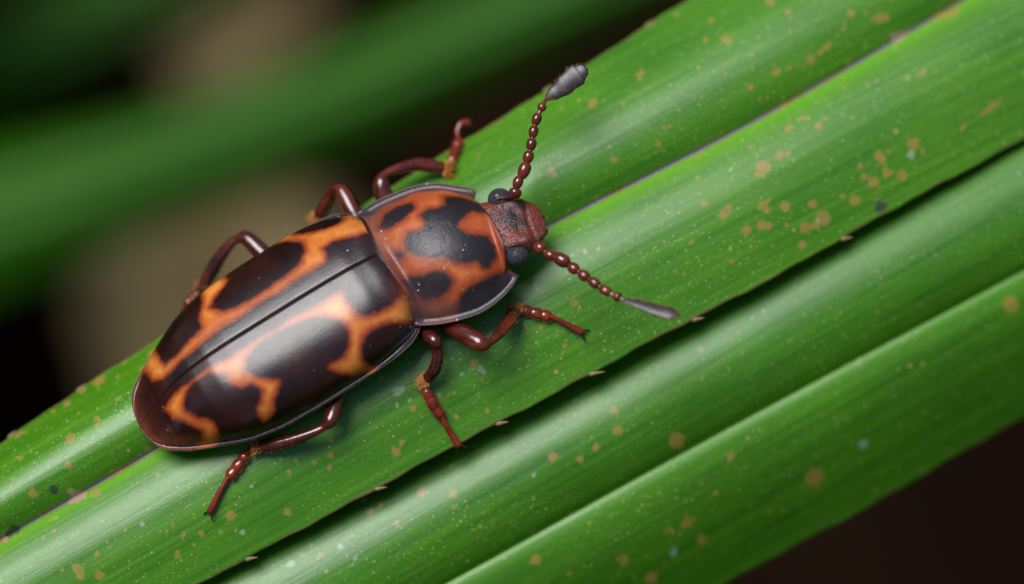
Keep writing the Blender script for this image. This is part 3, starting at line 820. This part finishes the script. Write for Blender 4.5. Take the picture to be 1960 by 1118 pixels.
# --- belly: one closed body under the shells
xs = np.linspace(-7.6, 13.2, 40)
W = np.interp(xs, [-7.6, -6, -2, 3, 7, 8.2, 10, 12, 13.2], [.4, 2.6, 4.1, 4.3, 3.7, 3.2, 3.5, 2.6, 1.6])
yc = np.interp(xs, [7.5, 13.2], [0, -1.05])
Tz = np.interp(xs, [-7.6, -6, 0, 7, 10, 13.2], [.2, .9, 1.5, 1.3, .9, .4])
Bz = np.interp(xs, [-7.6, -6, 0, 7, 10, 13.2], [-.15, -.9, -1.9, -1.9, -1.7, -1.0])
an = np.linspace(0, 2 * np.pi, 28, endpoint=False)
BV = np.stack([np.repeat(xs[:, None], 28, 1), yc[:, None] + W[:, None] * np.cos(an)[None],
               np.where(np.sin(an)[None] > 0, Tz[:, None], -Bz[:, None]) * np.sin(an)[None]], -1)
F = grid_faces(40, 28, True, False).tolist(); F += [list(range(28)), [39 * 28 + k for k in range(28)][::-1]]
mesh_obj('abdomen', BV.reshape(-1, 3), F, M_BODY, beetle)

# --- head
HF = Frame(520, 655, 0, (0.845, 0.535), roll=25)
hy, hn = math.radians(-16), math.radians(14)
Rz = np.array([[math.cos(hy), math.sin(hy), 0], [-math.sin(hy), math.cos(hy), 0], [0, 0, 1]])
Ry = np.array([[math.cos(hn), 0, -math.sin(hn)], [0, 1, 0], [math.sin(hn), 0, math.cos(hn)]])
HF.R = Ry @ Rz @ FB.R
HF.O = FB.out(FB.hit(972, 437, -0.35))
def h2b(V):
    return (HF.out(V) - FB.O) @ FB.R.T
xs = np.concatenate([np.linspace(-2.6, 1.2, 50, endpoint=False), 1.2 + .95 * np.sin(np.linspace(0, np.pi / 2, 26))])
W = np.interp(xs, [-2.6, -1.2, -.3, .3, .75, 1.1, 1.5, 1.85, 2.05, 2.15], [1.6, 1.82, 1.80, 1.76, 1.72, 1.62, 1.36, 1.04, .70, .06])
Tp = np.interp(xs, [-2.6, -.6, .3, 1.0, 1.7, 2.05, 2.15], [.35, .70, .72, .56, .30, .12, .02])
Bt = np.interp(xs, [-2.6, 0, 1.5, 2.15], [-.7, -.8, -.5, -.05])
kk = np.hanning(7); kk /= kk.sum()
W[3:-3], Tp[3:-3] = np.convolve(W, kk, 'valid'), np.convolve(Tp, kk, 'valid')
na = 72
an = np.linspace(0, 2 * np.pi, na, endpoint=False)
ca, sa = np.cos(an), np.sin(an)
Yh = W[:, None] * (np.sign(ca) * np.abs(ca) ** .8)[None]
Zh = np.where(sa[None] > 0, Tp[:, None], -Bt[:, None]) * (np.sign(sa) * np.abs(sa) ** .75)[None]
Xh = np.repeat(xs[:, None], na, 1)
top = (sa[None] > 0)
for s in (-1, 1):
    Zh = Zh + top * (.20 * np.exp(-((Xh - .85) / .38) ** 2 - ((Yh - s * 1.18) / .30) ** 2) + .10 * np.exp(-((Xh - .1) / .6) ** 2 - ((Yh - s * 1.25) / .16) ** 2))
    Zh = Zh - top * .10 * np.exp(-((Xh - .5) / .30) ** 2 - ((Yh - s * .55) / .25) ** 2)
Zh = Zh - top * .09 * np.exp(-((Xh - 1.15 - .12 * Yh**2) / .13) ** 2)
HV = np.stack([Xh, Yh, Zh], -1).reshape(-1, 3)
F = grid_faces(len(xs), na, True, False).tolist(); F += [list(range(na)), [(len(xs) - 1) * na + k for k in range(na)][::-1]]
head = mesh_obj('head', h2b(HV), F, M_HEAD, beetle)
for s in (-1, 1):
    V, F = ellipsoid((-.06 + (.12 if s < 0 else 0), s * (1.74 if s > 0 else 1.92), .30), (.68, .62, .62), nu=28, nv=40)
    mesh_obj('eye', h2b(V), F, M_EYE, head)
    th = np.linspace(-1.9, 1.9, 24)
    arcp = np.stack([-.10 + .70 * np.cos(th), s * 1.50 + 0 * th, .30 + .60 * np.sin(th)], -1)
    V, F = tube(arcp, np.interp(th, [-1.9, 0, 1.9], [.05, .17, .05]), n=40, seg=10)
    mesh_obj('eye_rim', h2b(V), F, M_HEAD, head)
    V, F = tube([(1.2, s * .55, -.35), (1.9, s * .62, -.38), (2.25, s * .35, -.36)], [.26, .20, .03], n=14, seg=10, flat=.6)
    mesh_obj('mandible', h2b(V), F, M_LEG, head)
sp = Soup()
roots = np.stack([rng.uniform(1.7, 2.1, 26), rng.uniform(-.9, .9, 26), rng.uniform(-.1, .1, 26)], -1)
hairs(sp, h2b(roots), h2b(roots + np.array([1, 0, 0.1])) - h2b(roots), .22, .008)
tag(sp.build('bristle', M_HAIR, head), kind='stuff')

# --- antennae: beads traced one by one, then a flattened club
def antenna(beads, z, club, cz, cw, flat_dir, hair_n):
    pts = [bl(x, y, zz_) for (x, y, r), zz_ in zip(beads, z)]
    V, F = tube(pts + [bl(*club[0], cz[0])], [.13] * len(pts) + [.10], n=60, seg=10)
    ant = mesh_obj('antenna', V, F, M_BEAD, beetle)
    mmpx = FRAME_MM / IMG_W
    for k, p in enumerate(pts):
        r = beads[k][2] * mmpx
        nxt = pts[k + 1] if k + 1 < len(pts) else bl(*club[0], cz[0])
        prv = pts[k - 1] if k else p - (nxt - p)
        d = (nxt - prv) / np.linalg.norm(nxt - prv)
        gap = np.linalg.norm(nxt - p)
        lng = min(gap * .50, r * 1.35) if k != 2 else r * 1.45
        # a bead: rounded, a little fuller towards its far end
        a = np.linspace(0, np.pi, 16)
        P = p[None] - d[None] * (np.cos(a) * lng)[:, None]
        rad = r * np.sin(a) ** .75 * (1 + .12 * -np.cos(a))
        V, F = tube(P, np.maximum(rad, .02), seg=20, smooth=False, caps=False, up=(0.2, 0.1, 1))
        mesh_obj('bead', V, F, M_BEAD, ant)
    C = [bl(x, y, zz_) for (x, y), zz_ in zip(club, cz)]
    cp = catmull(np.hstack([np.array(C), np.array(cw)[:, None]]), 70)
    t = np.linspace(0, 1, 70)
    fr_ = (t * 3.0 + .15) % 1.0
    ridge = .94 + .09 * sstep(0, .75, fr_) - .08 * sstep(.86, 1, fr_)
    V, F = tube(cp[:, :3], cp[:, 3] * ridge, seg=28, flat=.34, up=flat_dir, smooth=False)
    cl = mesh_obj('club', V, F, M_CLUB, ant)
    sp = Soup()
    pick = rng.integers(28 * 5, len(V) - 28, hair_n)
    cpt = cp[np.clip((pick // 28) - 3, 0, 69), :3]
    hairs(sp, V[pick], (V[pick] - cpt) / np.linalg.norm(V[pick] - cpt, axis=1)[:, None], .15, .007, .5)
    tag(sp.build('club_hair', M_HAIR, cl), kind='stuff')

antenna([(986, 370, 12.5), (991, 350, 10), (1003, 327, 12), (1011, 301, 10.5), (1017, 277, 10), (1021, 253, 9.5), (1027, 229, 9.5), (1037, 206, 9)],
        np.linspace(.75, 1.5, 8), [(1044, 192), (1056, 182), (1075, 168), (1092, 153), (1106, 142), (1114, 136)], np.linspace(1.5, 1.75, 6),
        [.10, .34, .54, .62, .62, .46], FB.R @ np.array([0.25, 0.35, 0.9]), 160)
antenna([(1033, 474, 12.5), (1052, 488, 10), (1074, 497, 13), (1097, 513, 11), (1117, 527, 10.5), (1137, 541, 10), (1158, 556, 10), (1181, 568, 10)],
        np.linspace(.60, .2, 8), [(1195, 575), (1215, 580), (1240, 588), (1265, 596), (1285, 601), (1297, 604)], np.linspace(.2, .15, 6),
        [.13, .26, .36, .40, .38, .20], FB.R @ np.array([0.1, 0.45, 0.8]), 260)

# --- legs: thigh and shank in one piece, then foot, claws and golden brushes
def leg(path, radii, tarsus, claw_seg, claws, brush=None, dark=False, brush_n=260, flat=.85):
    V, F = tube(path, np.array(radii) * 1.12, n=110, seg=20, flat=flat)
    lg = mesh_obj('leg', V, F, M_LEGD if dark else M_LEG, beetle)
    sp = Soup()                                      # short bristles along the shank
    n = 46
    pick = rng.integers(20 * 62, 20 * 106, n)
    cc = np.array([V[20 * q:20 * q + 20].mean(0) for q in pick // 20])
    out_ = (V[pick] - cc) / np.linalg.norm(V[pick] - cc, axis=1)[:, None]
    along = np.asarray(path[-1]) - np.asarray(path[-2]); along = along / np.linalg.norm(along)
    hairs(sp, V[pick], out_ * .6 + along[None], .13, .007, .3)
    tag(sp.build('leg_bristle', M_HAIR, lg), kind='stuff')
    tp = catmull(np.array(tarsus), 64)
    t = np.linspace(0, 1, 64)
    rad = np.interp(t, [0, .1, .85, 1], [.20, .30, .31, .20]) * (0.80 + .28 * np.abs(np.sin(t * np.pi * 3.0 + .1)) ** .7)
    V, F = tube(tp, rad, seg=18, flat=.75, smooth=False)
    ts = mesh_obj('tarsus', V, F, M_TARS, lg)
    sp = Soup()
    d = np.gradient(tp, axis=0)
    n = 300
    kx = rng.integers(4, 62, n)
    side = np.cross(d[kx], (0, 0, 1)); side /= np.linalg.norm(side, axis=1)[:, None]
    sg = rng.choice([-1, 1], n)[:, None]
    roots = tp[kx] + side * sg * rad[kx][:, None] * .85 + np.array([0, 0, -1]) * (rng.uniform(.02, .22, n))[:, None]
    hairs(sp, roots, side * sg * .8 + np.array([0, 0, -.5]) + d[kx] / np.linalg.norm(d[kx], axis=1)[:, None] * .3, .15, .009, .3)
    tag(sp.build('sole_hair', M_HAIR, ts), kind='stuff')
    cp = np.array(claw_seg)
    V, F = tube(cp, np.linspace(.13, .22, len(cp)), n=30, seg=16)
    mesh_obj('claw_segment', V, F, M_TARS, lg)
    for c in claws:
        V, F = tube(c, np.linspace(.07, .012, len(c)), n=14, seg=8)
        mesh_obj('claw', V, F, M_CLAW, lg)
    if brush is not None:
        a, b, nrm, rr = brush
        sp = Soup()
        t = rng.uniform(0, 1, brush_n)
        ang = rng.uniform(0, 2 * np.pi, brush_n)
        ax = (b - a) / np.linalg.norm(b - a)
        s1 = np.cross(ax, (0, 0, 1)); s1 /= np.linalg.norm(s1); s2 = np.cross(s1, ax)
        rd = s1[None] * np.cos(ang)[:, None] + s2[None] * np.sin(ang)[:, None] * .8
        roots = a + (b - a) * t[:, None] + rd * rr * .9
        hairs(sp, roots, rd * .5 + ax[None] * .9 + np.asarray(nrm)[None] * .5 + np.array([0, 0, .5]), .40, .016, .25)
        tag(sp.build('shank_brush', M_HAIR, lg), kind='stuff')

def claw_pair(tip, back):
    d = tip - back; d /= np.linalg.norm(d)
    s = np.cross(d, (0, 0, 1)); s /= np.linalg.norm(s)
    return [[tip + s * k * .08, tip + d * .22 + s * k * .22 + np.array([0, 0, .02]), tip + d * .36 + s * k * .34 + np.array([0, 0, -.14]), tip + d * .34 + s * k * .40 + np.array([0, 0, -.28])] for k in (-1, 1)]

def make_leg(fem, tib, tar, cls, rf, rt, brush_r=.34, dark=False, brush_n=260):
    path = fem + tib
    C = claw_pair(cls[-1], cls[-2])
    a, b = tib[-1] + (tib[-2] - tib[-1]) * .55, tib[-1]
    leg(path, rf + rt, tar, cls, C, (a, b, np.zeros(3), brush_r), dark, brush_n)

OL = on_leaf
def shank(pxs, z0, foot):
    """Shank points: their heights run from the knee down to the foot they carry."""
    P = np.array(pxs, float)
    t = np.concatenate([[0], np.cumsum(np.hypot(*np.diff(P, axis=0).T))]); t /= t[-1]
    z1 = foot[2] + .12
    return [bl(x, y, z0 + (z1 - z0) * (.06 + .94 * k ** 1.15)) for (x, y), k in zip(pxs, t)]
# right side
make_leg([bl(848, 612, -1.1), bl(885, 637, -.75), bl(908, 650, -.6), bl(924, 658, -.6)],
         shank([(939, 655), (950, 644), (967, 626), (981, 606), (988, 591)], -.75, OL(1000, 595, .42)),
         [OL(1000, 595, .42), OL(1028, 602, .36), OL(1058, 609, .32)], [OL(1056, 608, .36), OL(1085, 623, .30), OL(1113, 637, .24)],
         [.48, .48, .48, .42], [.20, .26, .33, .38, .30])
make_leg([bl(806, 622, -1.2), bl(818, 638, -.8), bl(832, 653, -.55)],
         shank([(837, 668), (837, 690), (829, 712), (808, 734)], -.8, OL(815, 745, .42)),
         [OL(815, 745, .42), OL(830, 776, .36), OL(849, 803, .32)], [OL(847, 800, .36), OL(862, 828, .32), OL(878, 853, .30)],
         [.48, .42, .36], [.27, .30, .34, .26], dark=True)
make_leg([bl(652, 735, -1.2), bl(642, 775, -.9), bl(632, 805, -.75)],
         shank([(620, 817), (600, 827), (560, 841), (520, 851), (484, 858)], -.85, OL(475, 868, .42)),
         [OL(475, 868, .42), OL(458, 891, .36), OL(437, 918, .32)], [OL(439, 915, .36), OL(420, 948, .30), OL(404, 980, .24)],
         [.52, .46, .38], [.20, .25, .33, .37, .28], dark=True, brush_n=120)
# left side, gripping the leaf's far edge
make_leg([bl(752, 398, -1.3), bl(734, 372, -.9), bl(730, 348, -.65)],
         shank([(738, 333), (760, 324), (800, 315), (835, 320), (862, 325)], -.55, OL(864, 314, .45)),
         [OL(864, 314, .45), OL(873, 292, .38), OL(880, 268, .34)], [OL(879, 270, .36), OL(877, 256, .40), OL(884, 241, .40), OL(896, 238, .3)],
         [.50, .48, .42], [.22, .27, .36, .36, .28], brush_r=.40, brush_n=420)
make_leg([bl(690, 430, -1.2), bl(672, 398, -.9), bl(654, 366, -.75)],
         [bl(642, 362, -.8), bl(632, 375, -1.3), bl(618, 402, -2.0), bl(606, 424, -2.6)],
         [bl(612, 432, -3.0), bl(625, 440, -3.4), bl(640, 450, -3.7)], [bl(638, 448, -3.6), bl(655, 462, -4.0), bl(670, 470, -4.2)],
         [.46, .44, .38], [.24, .30, .38, .34], brush_r=.42, brush_n=420)
make_leg([bl(530, 510, -1.3), bl(500, 482, -1.0), bl(472, 456, -.85)],
         [bl(455, 458, -.95), bl(440, 468, -1.1), bl(418, 497, -1.5), bl(400, 528, -1.9), bl(384, 554, -2.2)],
         [bl(380, 560, -2.4), bl(368, 572, -2.7), bl(356, 582, -2.9)], [bl(360, 578, -2.8), bl(354, 592, -3.1), bl(352, 606, -3.3)],
         [.48, .44, .38], [.24, .28, .36, .38, .30], dark=True, brush_n=60)
